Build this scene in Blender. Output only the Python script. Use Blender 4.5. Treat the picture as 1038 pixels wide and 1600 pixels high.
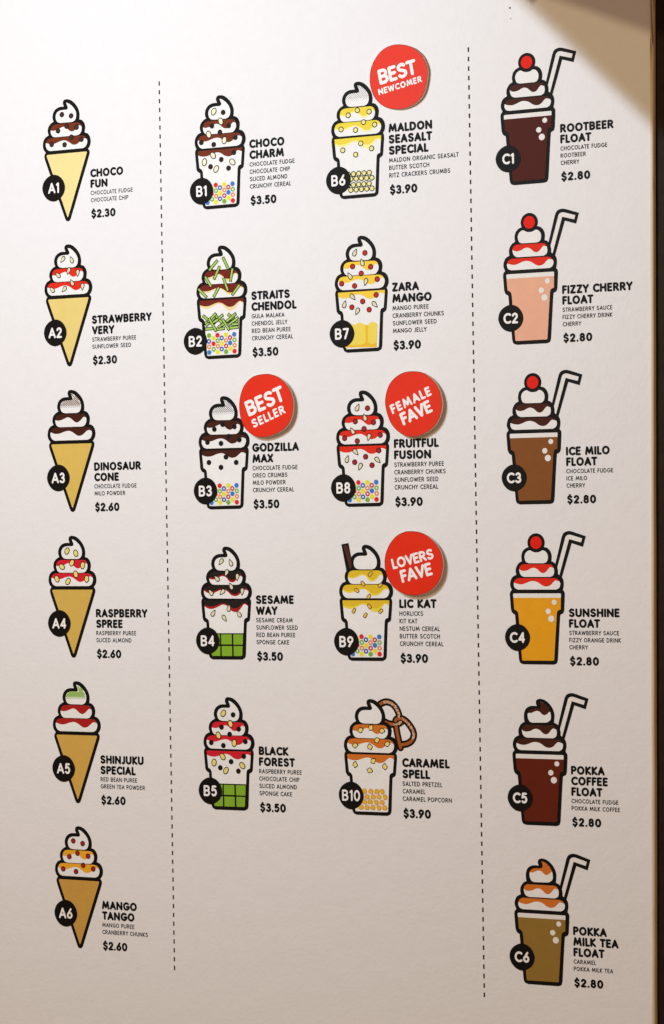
import bpy, math, random
from mathutils import Vector, Matrix
from mathutils.geometry import delaunay_2d_cdt
random.seed(7)
for o in list(bpy.data.objects): bpy.data.objects.remove(o)
scene = bpy.context.scene
COL = scene.collection
MM = 0.001

# ------------------------------------------------------------------ camera
# World: the wall is the XZ plane (y = 0), its printed side faces -Y. Millimetres are scaled by MM.
TH = math.radians(26.5)          # the camera looks at the wall from its right hand side
ROLL = 0.0170
F = 3892.0                       # focal length in photo pixels (photo 1038 x 1600)
Z0 = F / 0.9983                  # distance in mm
cam_pos = Vector((Z0*math.sin(TH), -Z0*math.cos(TH), 0))
right = Vector((math.cos(TH), math.sin(TH), 0)); up = Vector((0, 0, 1)); fwd = Vector((-math.sin(TH), math.cos(TH), 0))
xa = right*math.cos(ROLL) - up*math.sin(ROLL)
ya = right*math.sin(ROLL) + up*math.cos(ROLL)
za = -fwd
cd = bpy.data.cameras.new('camera'); cam = bpy.data.objects.new('camera', cd); COL.objects.link(cam)
M = Matrix((xa, ya, za)).transposed().to_4x4(); M.translation = cam_pos*MM
cam.matrix_world = M
cd.sensor_fit = 'VERTICAL'; cd.sensor_height = 36; cd.lens = F/1600*36; cd.clip_start = 0.05; cd.clip_end = 60
scene.camera = cam

def P(px, py, h=0.0):
    """photo pixel -> (X, Z) in mm on the plane h mm in front of the wall"""
    dx, dy = px-519.0, py-800.0
    u = dx*math.cos(ROLL) - dy*math.sin(ROLL); v = dx*math.sin(ROLL) + dy*math.cos(ROLL)
    d = right*u - up*v + fwd*F
    k = (-h - cam_pos.y)/d.y
    q = cam_pos + d*k
    return (q.x, q.z)

# ------------------------------------------------------------------ light
world = bpy.data.worlds.new('World'); scene.world = world; world.use_nodes = True
bg = world.node_tree.nodes['Background']; bg.inputs[0].default_value = (1.0, 0.64, 0.40, 1); bg.inputs[1].default_value = 0.283

def lamp(name, loc, watt, col, radius):
    l = bpy.data.lights.new(name, 'POINT'); l.energy = watt; l.color = col; l.shadow_soft_size = radius
    o = bpy.data.objects.new(name, l); COL.objects.link(o); o.location = Vector(loc)*MM; return o
LAMP1 = Vector((-300, -1450, 880)); LAMP2 = Vector((-646, -2600, 800))
LAMP3 = Vector((-640, -1600, 930))
lamp('ceiling_lamp', LAMP1, 48, (0.685, 0.84, 1.01), 0.002)
lamp('ceiling_lamp', LAMP3, 39, (0.685, 0.84, 1.01), 0.002)
lamp('ceiling_lamp', LAMP2, 69, (1.0, 0.80, 0.45), 0.0032)

scene.view_settings.view_transform = 'Standard'; scene.view_settings.look = 'None'
scene.view_settings.exposure = 0.04; scene.view_settings.gamma = 1

# ------------------------------------------------------------------ materials
def lin(c):
    return tuple(((v/255)/12.92 if v/255 <= 0.04045 else ((v/255+0.055)/1.055)**2.4) for v in c)

def bump_nodes(nt, bsdf, fine, coarse):
    """the plaster's relief, shared by the wall paint and the thin film stuck on it"""
    tc = nt.nodes.new('ShaderNodeNewGeometry')
    n1 = nt.nodes.new('ShaderNodeTexNoise'); n1.inputs['Scale'].default_value = 150; n1.inputs['Detail'].default_value = 4; n1.inputs['Roughness'].default_value = 0.6
    n2 = nt.nodes.new('ShaderNodeTexNoise'); n2.inputs['Scale'].default_value = 24; n2.inputs['Detail'].default_value = 3
    n3 = nt.nodes.new('ShaderNodeTexVoronoi'); n3.inputs['Scale'].default_value = 16; n3.inputs['Randomness'].default_value = 1
    for n in (n1, n2, n3): nt.links.new(tc.outputs['Position'], n.inputs['Vector'])
    mr = nt.nodes.new('ShaderNodeMapRange'); mr.inputs['From Min'].default_value = 0.0; mr.inputs['From Max'].default_value = 0.07
    mr.inputs['To Min'].default_value = 1.0; mr.inputs['To Max'].default_value = 0.0
    nt.links.new(n3.outputs['Distance'], mr.inputs['Value'])
    # only some of the specks
    sp = nt.nodes.new('ShaderNodeMath'); sp.operation = 'MULTIPLY'
    th = nt.nodes.new('ShaderNodeMath'); th.operation = 'GREATER_THAN'; th.inputs[1].default_value = 0.62
    sx = nt.nodes.new('ShaderNodeSeparateColor'); nt.links.new(n3.outputs['Color'], sx.inputs[0])
    nt.links.new(sx.outputs[0], th.inputs[0]); nt.links.new(th.outputs[0], sp.inputs[0]); nt.links.new(mr.outputs[0], sp.inputs[1])
    m1 = nt.nodes.new('ShaderNodeMath'); m1.operation = 'MULTIPLY'; m1.inputs[1].default_value = fine
    m2 = nt.nodes.new('ShaderNodeMath'); m2.operation = 'MULTIPLY_ADD'; m2.inputs[1].default_value = coarse
    m3 = nt.nodes.new('ShaderNodeMath'); m3.operation = 'MULTIPLY_ADD'; m3.inputs[1].default_value = 0.35*fine
    nt.links.new(n1.outputs[0], m1.inputs[0]); nt.links.new(n2.outputs[0], m2.inputs[0]); nt.links.new(m1.outputs[0], m2.inputs[2])
    nt.links.new(sp.outputs[0], m3.inputs[0]); nt.links.new(m2.outputs[0], m3.inputs[2])
    b = nt.nodes.new('ShaderNodeBump'); b.inputs['Strength'].default_value = 1.0; b.inputs['Distance'].default_value = MM
    nt.links.new(m3.outputs[0], b.inputs['Height']); nt.links.new(b.outputs[0], bsdf.inputs['Normal'])

MATS = {}
def mat(name, rgb, rough=0.6, spec=0.12, bump=(0.4, 0.55), var=0.03):
    if name in MATS: return MATS[name]
    m = bpy.data.materials.new(name); m.use_nodes = True; nt = m.node_tree; b = nt.nodes['Principled BSDF']
    c = lin(rgb)
    g = nt.nodes.new('ShaderNodeNewGeometry')
    n = nt.nodes.new('ShaderNodeTexNoise'); n.inputs['Scale'].default_value = 60; n.inputs['Detail'].default_value = 6
    nt.links.new(g.outputs['Position'], n.inputs['Vector'])
    r = nt.nodes.new('ShaderNodeMapRange'); r.inputs['From Min'].default_value = 0.3; r.inputs['From Max'].default_value = 0.7
    r.inputs['To Min'].default_value = 1-var; r.inputs['To Max'].default_value = 1+var
    nt.links.new(n.outputs[0], r.inputs['Value'])
    mx = nt.nodes.new('ShaderNodeVectorMath'); mx.operation = 'SCALE'; mx.inputs[0].default_value = c
    nt.links.new(r.outputs[0], mx.inputs['Scale']); nt.links.new(mx.outputs[0], b.inputs['Base Color'])
    b.inputs['Roughness'].default_value = rough; b.inputs['Specular IOR Level'].default_value = spec
    if bump: bump_nodes(nt, b, *bump)
    MATS[name] = m; return m

INK = mat('black_film', (15, 10, 7), 0.6, 0.12)
WHITE = mat('white_film', (240, 238, 236))
TEXTW = mat('white_lettering', (248, 244, 242))
CLEAR = mat('pale_film', (238, 234, 230))

# ------------------------------------------------------------------ 2-D shape tools (all in mm on the wall)
def catmull(pts, n=5, closed=False):
    if len(pts) < 3 and not closed: return list(pts)
    out = []; L = len(pts)
    rng = range(L) if closed else range(L-1)
    for i in rng:
        p1 = pts[i]; p2 = pts[(i+1) % L]
        p0 = pts[i-1] if (closed or i > 0) else p1
        p3 = pts[(i+2) % L] if (closed or i+2 < L) else p2
        for k in range(n):
            t = k/n; t2 = t*t; t3 = t2*t
            out.append(tuple(0.5*(2*p1[j]+(p2[j]-p0[j])*t+(2*p0[j]-5*p1[j]+4*p2[j]-p3[j])*t2+(3*p1[j]-p0[j]-3*p2[j]+p3[j])*t3) for j in (0, 1)))
    if not closed: out.append(tuple(pts[-1]))
    return out

def path(segs, n=5):
    """list of smooth runs joined by corners -> closed polygon"""
    out = []
    for s in segs: out += catmull(s, n)
    return clean(out)

def clean(p):
    out = []
    for q in p:
        if not out or math.hypot(q[0]-out[-1][0], q[1]-out[-1][1]) > 0.02: out.append(q)
    while len(out) > 2 and math.hypot(out[0][0]-out[-1][0], out[0][1]-out[-1][1]) < 0.02: out.pop()
    return out

def area(p): return sum(p[i-1][0]*p[i][1]-p[i][0]*p[i-1][1] for i in range(len(p)))/2

def tri(polys):
    """union of polygons -> (verts, faces)"""
    V = []; Fc = []
    for p in polys:
        p = clean(p)
        if len(p) < 3: continue
        if area(p) < 0: p = p[::-1]
        b = len(V); V += [Vector(q) for q in p]; Fc.append(list(range(b, b+len(p))))
    vo, _, fo, _, _, of = delaunay_2d_cdt(V, [], Fc, 0, 1e-4, True)
    faces = [f for f, o in zip(fo, of) if o]
    return ([(v.x, v.y) for v in vo], [list(f) for f in faces])

def capsule(a, b, w, n=6):
    r = w/2; dx, dy = b[0]-a[0], b[1]-a[1]; an = math.atan2(dy, dx); out = []
    for k in range(n+1):
        t = an+math.pi/2+math.pi*k/n; out.append((a[0]+r*math.cos(t), a[1]+r*math.sin(t)))
    for k in range(n+1):
        t = an-math.pi/2+math.pi*k/n; out.append((b[0]+r*math.cos(t), b[1]+r*math.sin(t)))
    return out

def stroke(lines, w, n=6):
    out = []
    for l in lines:
        for a, b in zip(l, l[1:]):
            if a != b: out.append(capsule(a, b, w, n))
    return out

def ell(c, rx, ry, rot=0, n=20):
    cr, sr = math.cos(rot), math.sin(rot)
    return [(c[0]+rx*math.cos(t)*cr-ry*math.sin(t)*sr, c[1]+rx*math.cos(t)*sr+ry*math.sin(t)*cr) for t in (2*math.pi*k/n for k in range(n))]

def clip_below(poly, y):     # keep the part with Z <= y (Sutherland-Hodgman)
    out = []
    for i in range(len(poly)):
        a, b = poly[i-1], poly[i]
        if (a[1] <= y) != (b[1] <= y):
            t = (y-a[1])/(b[1]-a[1]); out.append((a[0]+t*(b[0]-a[0]), y))
        if b[1] <= y: out.append(b)
    return out

def inside(p, poly):
    c = False
    for i in range(len(poly)):
        a, b = poly[i-1], poly[i]
        if (a[1] > p[1]) != (b[1] > p[1]) and p[0] < (b[0]-a[0])*(p[1]-a[1])/(b[1]-a[1])+a[0]: c = not c
    return c

# ------------------------------------------------------------------ objects
LAYER = 0.16                     # mm between one film and the next
def mesh_from(name, layers):
    """layers: [((verts, faces), height_mm, material)] -> one mesh, normals towards the viewer (-Y)"""
    me = bpy.data.meshes.new(name); V = []; Fc = []; mi = []; ms = []
    for (v, f), h, m in layers:
        if m not in ms: ms.append(m)
        b = len(V); V += [(x*MM, -h*MM, z*MM) for x, z in v]
        for q in f: Fc.append([b+i for i in q]); mi.append(ms.index(m))
    me.from_pydata(V, [], Fc)
    for m in ms: me.materials.append(m)
    for p, i in zip(me.polygons, mi): p.material_index = i
    me.update(); return me

def obj(name, me, parent=None, loc=None):
    o = bpy.data.objects.new(name, me); COL.objects.link(o)
    if parent: o.parent = parent
    if loc: o.location = Vector((loc[0], 0, loc[1]))*MM
    return o

def thing(name, label, cat, org, group=None, me=None):
    o = bpy.data.objects.new(name, me); COL.objects.link(o)
    o.location = Vector((org[0], 0, org[1]))*MM; o['label'] = label; o['category'] = cat
    if group: o['group'] = group
    return o

def rel(pts, o): return [(p[0]-o[0], p[1]-o[1]) for p in pts]
def film(name, polys, h, m, parent): return obj(name, mesh_from(name, [(tri(polys), h, m)]), parent)

class Zoom:
    """points read off an enlarged crop of the photograph, measured on the wall relative to an origin"""
    def __init__(s, ox, oy, k, org, h=0): s.ox, s.oy, s.k, s.org, s.h = ox, oy, k, org, h
    def pt(s, x, y):
        q = P(s.ox+x/s.k, s.oy+y/s.k, s.h); return (q[0]-s.org[0], q[1]-s.org[1])
    def pts(s, l): return [s.pt(*p) for p in l]
    def path(s, segs, n=5): return path([s.pts(g) for g in segs], n)

# ------------------------------------------------------------------ lettering
def arc(cx, cy, rx, ry, a0, a1, n=None):
    n = n or max(3, int(abs(a1-a0)/24)); return [(cx+rx*math.cos(math.radians(a0+(a1-a0)*k/n)), cy+ry*math.sin(math.radians(a0+(a1-a0)*k/n))) for k in range(n+1)]
G = {}
def g(ch, w, *lines, l=0.0, r=0.0, sx=1.0): G[ch] = (w, [[(x*sx, y) for x, y in q] for q in lines], l, r)   # width, strokes, side adjustments
g('A', .80, [(0, 0), (.40, 1), (.80, 0)], [(.14, .30), (.66, .30)], l=-.05, r=-.05)
g('B', .62, [(0, 0), (0, 1), (.30, 1)]+arc(.30, .76, .24, .24, 90, -90)+[(0, .52)], [(.30, .52)]+arc(.31, .26, .27, .26, 90, -90)+[(0, 0)], sx=.62/.58)
g('C', .72, arc(.47, .5, .47, .5, 52, 308, 12), r=-.03)
g('D', .74, [(0, 0), (0, 1), (.25, 1)]+arc(.25, .5, .45, .5, 90, -90, 9)+[(0, 0)], sx=.74/.70)
g('E', .48, [(.44, 1), (0, 1), (0, 0), (.44, 0)], [(0, .52), (.40, .52)], sx=.48/.44)
g('F', .44, [(.44, 1), (0, 1), (0, 0)], [(0, .52), (.38, .52)], r=-.04)
g('G', .84, arc(.47, .5, .47, .5, 50, 352, 14)+[(.90, .44), (.52, .44)])
g('H', .72, [(0, 0), (0, 1)], [(.66, 0), (.66, 1)], [(0, .52), (.66, .52)], sx=.72/.66)
g('I', 0.0, [(0, 0), (0, 1)])
g('J', .36, [(.36, 1), (.36, .24)]+arc(.14, .24, .22, .24, 0, -115, 5), l=-.05)
g('K', .62, [(0, 0), (0, 1)], [(.58, 1), (.03, .50), (.62, 0)], r=-.04)
g('L', .42, [(0, 1), (0, 0), (.42, 0)], r=-.07)
g('M', 1.04, [(0, 0), (.16, 1), (.52, .16), (.88, 1), (1.04, 0)])
g('N', .78, [(0, 0), (0, 1), (.70, 0), (.70, 1)], sx=.78/.70)
g('O', .90, arc(.47, .5, .47, .5, 0, 360, 18), sx=.90/.94)
g('P', .58, [(0, 0), (0, 1), (.27, 1)]+arc(.27, .73, .27, .27, 90, -90)+[(0, .46)], r=-.06, sx=.58/.54)
g('Q', .94, arc(.47, .5, .47, .5, 0, 360, 18), [(.6, .25), (.88, 0)])
g('R', .64, [(0, 0), (0, 1), (.28, 1)]+arc(.28, .74, .26, .26, 90, -90)+[(0, .48)], [(.26, .48), (.60, 0)], sx=.64/.60)
g('S', .62, arc(.29, .755, .27, .245, 35, 200, 7)+[(.10, .60), (.28, .52), (.45, .43)]+arc(.28, .26, .28, .26, 25, -150, 8), sx=.62/.56)
g('T', .64, [(0, 1), (.64, 1)], [(.32, 1), (.32, 0)], l=-.07, r=-.07)
g('U', .72, [(0, 1), (0, .32)]+arc(.32, .32, .32, .32, 180, 360, 9)+[(.64, 1)], sx=.72/.64)
g('V', .74, [(0, 1), (.37, 0), (.74, 1)], l=-.06, r=-.06)
g('W', 1.20, [(0, 1), (.30, 0), (.60, .92), (.90, 0), (1.20, 1)], l=-.05, r=-.05)
g('X', .64, [(0, 0), (.64, 1)], [(0, 1), (.64, 0)], l=-.03, r=-.03)
g('Y', .70, [(0, 1), (.35, .48), (.70, 1)], [(.35, .48), (.35, 0)], l=-.07, r=-.07)
g('Z', .60, [(0, 1), (.60, 1), (0, 0), (.60, 0)])
g('0', .62, arc(.31, .5, .31, .5, 0, 360, 16))
g('1', .18, [(0, .86), (.18, 1), (.18, 0)])
g('2', .54, arc(.27, .73, .26, .27, 165, -25, 8)+[(.0, 0), (.54, 0)])
g('3', .54, arc(.25, .755, .24, .245, 150, -90, 9)+arc(.25, .255, .28, .255, 90, -150, 9))
g('4', .62, [(.48, 0), (.48, 1), (0, .26), (.62, .26)])
g('5', .54, [(.48, 1), (.10, 1), (.05, .56)]+arc(.25, .33, .28, .33, 105, -140, 9))
g('6', .56, [(.44, 1), (.06, .42)], arc(.28, .29, .28, .29, 0, 360, 14))
g('7', .54, [(0, 1), (.54, 1), (.18, 0)])
g('8', .54, arc(.27, .76, .23, .24, 0, 360, 13), arc(.27, .27, .27, .27, 0, 360, 14))
g('9', .56, [(.12, 0), (.50, .58)], arc(.28, .71, .28, .29, 0, 360, 14))
g('$', .54, arc(.27, .74, .25, .22, 30, 200, 7)+[(.10, .60), (.27, .51), (.44, .43)]+arc(.27, .27, .27, .25, 25, -150, 8), [(.27, 1.16), (.27, 1.0)], [(.27, 0), (.27, -.16)])
g('.', 0.0, [(0, 0), (0.005, 0)], l=.0, r=.0)
g(' ', .14)
GC = {}
def glyph(ch, H, w):
    k = (ch, H, w)
    if k not in GC:
        gw, lines, l, r = G[ch]
        GC[k] = tri(stroke([[(x*H, y*H) for x, y in ln] for ln in lines], w, 5)) if lines else ([], [])
    return GC[k]

def text_width(s, H, w, gap, wx=1.0):
    x = 0
    for i, ch in enumerate(s):
        gw, _, l, r = G[ch]
        if i: x += l*H
        x += gw*H*wx + (0 if i == len(s)-1 else w+gap*H+r*H)
    return x + w

def text_mesh(s, org, H, w, gap, ang=0.0, wx=1.0):
    """outer box of the first glyph starts at org, baseline (outer) at org[1]"""
    V = []; Fc = []; x = w/2; ca, sa = math.cos(ang), math.sin(ang)
    for i, ch in enumerate(s):
        gw, _, l, r = G[ch]
        if i: x += l*H
        v, f = glyph(ch, H, w); b = len(V)
        for p in v:
            X = x+p[0]*wx; Y = w/2+p[1]; V.append((org[0]+X*ca-Y*sa, org[1]+X*sa+Y*ca))
        Fc += [[b+q for q in t] for t in f]
        x += gw*H*wx + w + gap*H + r*H
    return V, Fc

def text_fit(s, a, b, cap, w):
    """fit between two wall points"""
    d = math.hypot(b[0]-a[0], b[1]-a[1]); ang = math.atan2(b[1]-a[1], b[0]-a[0]); H = cap-w
    lo, hi = -0.3, 1.2
    for _ in range(30):
        m = (lo+hi)/2
        if text_width(s, H, w, m) < d: lo = m
        else: hi = m
    gp = min(max(lo, .02), .30); wx = 1.0
    wx = (d-w-(text_width(s, H, w, gp, 0.0)-w))/max(1e-6, (text_width(s, H, w, gp, 1.0)-text_width(s, H, w, gp, 0.0)))
    return text_mesh(s, a, H, w, gp, ang, wx)

# ------------------------------------------------------------------ the wall
XR0 = P(1017, -60); XR1 = P(1020.5, 1660)
def wall_edge(z, d=0):           # X of the wall's right edge at height z
    t = (z-XR1[1])/(XR0[1]-XR1[1]); return XR1[0]+(XR0[0]-XR1[0])*t+d
paint = mat('wall_paint', (236, 233, 233), 0.65, 0.2, bump=(0.6, 1.0), var=0.012)
ZT, ZB, XL = 1500, -1500, -1500
def box_between(name, pts_front, y0, y1, m, parent=None):
    n = len(pts_front); V = [(x*MM, y0*MM, z*MM) for x, z in pts_front]+[(x*MM, y1*MM, z*MM) for x, z in pts_front]
    Fc = [list(range(n)), list(range(2*n-1, n-1, -1))]+[[i, i+n, (i+1) % n+n, (i+1) % n] for i in range(n)]
    me = bpy.data.meshes.new(name); me.from_pydata(V, [], Fc); me.materials.append(m); me.update()
    o = obj(name, me, parent); return o
w = box_between('wall', [(XL, ZB), (wall_edge(ZB), ZB), (wall_edge(ZT), ZT), (XL, ZT)], 0, 90, paint); w['kind'] = 'structure'

# corner strip down the wall's right edge, with its rusty streaks, and the dark frame behind it
def strip_mat():
    m = bpy.data.materials.new('stained_corner_paint'); m.use_nodes = True; nt = m.node_tree; b = nt.nodes['Principled BSDF']
    gme = nt.nodes.new('ShaderNodeNewGeometry'); mp = nt.nodes.new('ShaderNodeMapping'); mp.inputs['Scale'].default_value = (420, 60, 14)
    nt.links.new(gme.outputs['Position'], mp.inputs['Vector'])
    n = nt.nodes.new('ShaderNodeTexNoise'); n.inputs['Scale'].default_value = 1.0; n.inputs['Detail'].default_value = 4
    nt.links.new(mp.outputs[0], n.inputs['Vector'])
    sep = nt.nodes.new('ShaderNodeSeparateXYZ'); nt.links.new(gme.outputs['Position'], sep.inputs[0])
    hr = nt.nodes.new('ShaderNodeMapRange'); hr.inputs['From Min'].default_value = 0.45; hr.inputs['From Max'].default_value = 0.75
    hr.inputs['To Min'].default_value = -0.13; hr.inputs['To Max'].default_value = 0.10
    nt.links.new(sep.outputs[2], hr.inputs['Value'])
    ad = nt.nodes.new('ShaderNodeMath'); ad.operation = 'ADD'; nt.links.new(n.outputs[0], ad.inputs[0]); nt.links.new(hr.outputs[0], ad.inputs[1])
    cr = nt.nodes.new('ShaderNodeValToRGB'); cr.color_ramp.elements[0].position = 0.55; cr.color_ramp.elements[0].color = (*lin((212, 192, 158)), 1)
    cr.color_ramp.elements[1].position = 0.66; cr.color_ramp.elements[1].color = (*lin((128, 84, 30)), 1)
    nt.links.new(ad.outputs[0], cr.inputs[0]); nt.links.new(cr.outputs[0], b.inputs['Base Color']); b.inputs['Roughness'].default_value = 0.5
    return m
def strip_poly():
    out = []; zs = [ZB+(ZT-ZB)*k/60 for k in range(61)]
    rr = random.Random(3)
    left = [(wall_edge(z, -0.9+rr.uniform(-.35, .35)), z) for z in zs]
    rgt = [(wall_edge(z, 4.6+rr.uniform(-.25, .25)), z) for z in zs]
    return left, rgt
lf, rg = strip_poly()
V = []; Fc = []
for (a, z), (b, _) in zip(lf, rg):
    V += [(a*MM, -0.4*MM, z*MM), ((a+.8)*MM, -2.0*MM, z*MM), ((b-2.0)*MM, -2.4*MM, z*MM), (b*MM, -0.5*MM, z*MM), (b*MM, 60*MM, z*MM)]
for i in range(len(lf)-1):
    for k in range(4): Fc.append([i*5+k, i*5+k+1, i*5+5+k+1, i*5+5+k])
me = bpy.data.meshes.new('corner_strip'); me.from_pydata(V, [], Fc); me.materials.append(strip_mat()); me.update()
for p in me.polygons: p.use_smooth = True
cs = obj('corner_strip', me); cs['label'] = 'narrow tan corner strip with rusty streaks down the right edge of the wall'; cs['category'] = 'corner strip'
dark = mat('dark_brown_wood', (40, 27, 20), 0.6, 0.1, bump=(0.3, 0.4), var=0.2)
frame_poly = [(wall_edge(ZB, 5.2), ZB), (wall_edge(ZB, 75), ZB), (wall_edge(ZT, 75), ZT), (wall_edge(ZT, 5.2), ZT)]
df = box_between('door_frame', frame_poly, 6, 80, dark); df['label'] = 'dark brown frame standing just beyond the right edge of the wall'; df['category'] = 'frame'

# nail and a drip of paint at the top
for nx, ny, r in ((797, 12.5, 1.2), (797.5, 29, 1.2)):
    q = P(nx, ny); V = []; Fc = []
    for ring, (rr, hh) in enumerate(((r, 0), (r, 1.2), (r*.6, 1.8))):
        V += [((rr*math.cos(a))*MM, -hh*MM, rr*math.sin(a)*MM) for a in (2*math.pi*k/12 for k in range(12))]
    for ring in range(2):
        for k in range(12): Fc.append([ring*12+k, ring*12+(k+1) % 12, ring*12+12+(k+1) % 12, ring*12+12+k])
    Fc.append([24+k for k in range(12)])
    me = bpy.data.meshes.new('nail'); me.from_pydata(V, [], Fc); me.materials.append(dark if ny < 20 else paint); me.update()
    thing('nail', 'tiny dark nail head at the top of the wall above the rightmost column' if ny < 20 else 'tiny painted-over nail head just below the dark nail', 'nail', q, None, me)

# unseen plates added in front of the lamps (above and left of the picture); they cut the light off the wall's top right corner
blocker_m = mat('blocker_metal', (60, 58, 56), 0.5, 0.5, bump=None)
def shade(lampv, e0, e1, s, label):
    A, B = P(*e0), P(*e1); d = Vector((B[0]-A[0], 0, B[1]-A[1])).normalized(); n = Vector((-d.z, 0, d.x))
    if n.x+n.z < 0: n = -n
    A = Vector((A[0], 0, A[1])); B = Vector((B[0], 0, B[1]))
    q = [A-d*150, B+d*500, B+d*500+n*700, A-d*150+n*700]
    q = [lampv+(p-lampv)*s for p in q]; nn = (q[1]-q[0]).cross(q[3]-q[0]).normalized()*2
    V = [v*MM for v in q]+[(v+nn)*MM for v in q]
    me = bpy.data.meshes.new('light_blocker'); me.from_pydata(V, [], [[3, 2, 1, 0], [4, 5, 6, 7]]+[[i, (i+1) % 4, (i+1) % 4+4, i+4] for i in range(4)]); me.materials.append(blocker_m); me.update()
    o = obj('light_blocker', me); o['label'] = label; o['category'] = 'lamp shade'
shade(LAMP1, (822, 12), (1020, 202), 0.15, 'dark plate added to block light, close to the wall, outside the top of the picture')
shade(LAMP3, (832, 6), (1028, 196), 0.15, 'dark plate added to block the farther left of the two lamps close to the wall')
shade(LAMP2, (900, 10), (1025, 54), 0.25, 'dark plate added to block light, farther from the wall, outside the left of the picture')

# ------------------------------------------------------------------ the drawings: shared outlines
A4 = P(70+485/11.533, 830+78/11.533); B4 = P(300+555/10.38, 850+45/10.38); C4 = P(785+1041/7.985, 825+104/7.985); C5 = P(785+999/7.414, 1080+88/7.414)
za_ = Zoom(70, 830, 11.533, A4); zb_ = Zoom(300, 850, 10.38, B4); zc_ = Zoom(785, 825, 7.985, C4); zd_ = Zoom(785, 1080, 7.414, C5)

SW_R = [[(485, 78), (545, 90), (600, 125), (655, 185), (700, 260), (722, 330), (728, 400), (722, 462)], [(722, 462), (770, 480), (810, 530), (828, 590), (828, 640), (818, 705)],
        [(818, 705), (870, 728), (910, 780), (928, 850), (925, 920), (905, 970), (878, 1008)]]
SW_L = [[(118, 1005), (85, 960), (68, 900), (68, 850), (80, 790), (115, 735), (172, 700)], [(172, 700), (155, 650), (155, 600), (170, 545), (210, 495), (260, 462)],
        [(260, 462), (242, 410), (242, 350), (260, 290), (300, 240), (355, 212), (410, 207), (446, 207)], [(446, 207), (428, 160), (430, 115), (450, 88), (485, 78)]]
swirl_sil = za_.path(SW_R+SW_L)
cone_sil = za_.path([[(878, 1000), (905, 1040), (910, 1085), (893, 1153)], [(893, 1153), (570, 2230), (552, 2263), (520, 2278), (490, 2265), (470, 2230)], [(470, 2230), (110, 1153), (95, 1090), (97, 1052), (120, 1005)]])
cone_sil = za_.path([[(878, 1000), (905, 1040), (910, 1085), (895, 1148)], [(895, 1148), (570, 2232)], [(570, 2232), (552, 2263), (520, 2278), (488, 2263), (470, 2232)], [(470, 2232), (108, 1148)], [(108, 1148), (94, 1090), (97, 1048), (120, 1005)]])
cone_fill = za_.path([[(136, 1072), (142, 1056), (158, 1051)], [(158, 1051), (842, 1051)], [(842, 1051), (858, 1056), (860, 1075)], [(860, 1075), (834, 1168), (529, 2190)], [(529, 2190), (518, 2204), (507, 2190)], [(507, 2190), (165, 1160), (136, 1072)]])
cone_fill = za_.path([[(136, 1072), (142, 1056), (158, 1051)], [(842, 1051), (858, 1056), (860, 1075)], [(529, 2185), (518, 2203), (507, 2185)]])
blob_white = za_.path([[(486, 143), (530, 157), (580, 197), (630, 255), (660, 318), (669, 370), (663, 430), (638, 475), (595, 497)], [(595, 497), (400, 497)],
                       [(400, 497), (350, 487), (315, 455), (299, 400), (301, 350), (325, 302), (370, 275), (425, 268), (480, 269)], [(480, 269), (510, 258), (516, 225), (502, 185), (486, 143)]])
mid_U = [[(208, 618), (215, 572), (245, 532), (300, 515)], [(300, 515), (690, 515)], [(690, 515), (728, 528), (750, 552), (764, 588)]]
mid_L = [[(764, 588), (768, 640), (755, 690), (722, 733), (680, 745)], [(680, 745), (295, 745)], [(295, 745), (255, 735), (225, 702), (209, 655), (208, 618)]]
mid_W = [(764, 588), (742, 576), (712, 574), (660, 632), (620, 662), (590, 668), (550, 650), (490, 594), (440, 572), (400, 580), (340, 608), (270, 626), (208, 618)]
low_U = [[(125, 832), (140, 792), (175, 765), (225, 757)], [(225, 757), (770, 757)], [(770, 757), (815, 770), (845, 798), (862, 830)]]
low_L = [[(862, 830), (868, 870), (860, 915), (835, 962), (785, 986)], [(785, 986), (200, 986)], [(200, 986), (155, 962), (127, 915), (119, 865), (125, 832)]]
low_W = [(862, 830), (815, 810), (780, 820), (740, 856), (693, 896), (635, 911), (590, 895), (545, 860), (490, 826), (440, 815), (370, 828), (290, 858), (216, 864), (165, 850), (125, 832)]
mid_white = za_.path(mid_U+mid_L); low_white = za_.path(low_U+low_L)
mid_sauce = za_.path(mid_U+[mid_W]); low_sauce = za_.path(low_U+[low_W])
mid_W2 = [(766, 605), (735, 592), (716, 596), (670, 655), (630, 695), (590, 703), (545, 685), (490, 615), (440, 596), (400, 603), (335, 638), (270, 655), (209, 640)]
low_W2 = [(866, 850), (815, 832), (780, 848), (740, 890), (693, 932), (635, 944), (580, 925), (540, 885), (490, 845), (440, 835), (370, 850), (290, 888), (216, 895), (165, 880), (121, 850)]
mid_sauce2 = za_.path(mid_U+[mid_W2]); low_sauce2 = za_.path(low_U+[low_W2])

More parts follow.
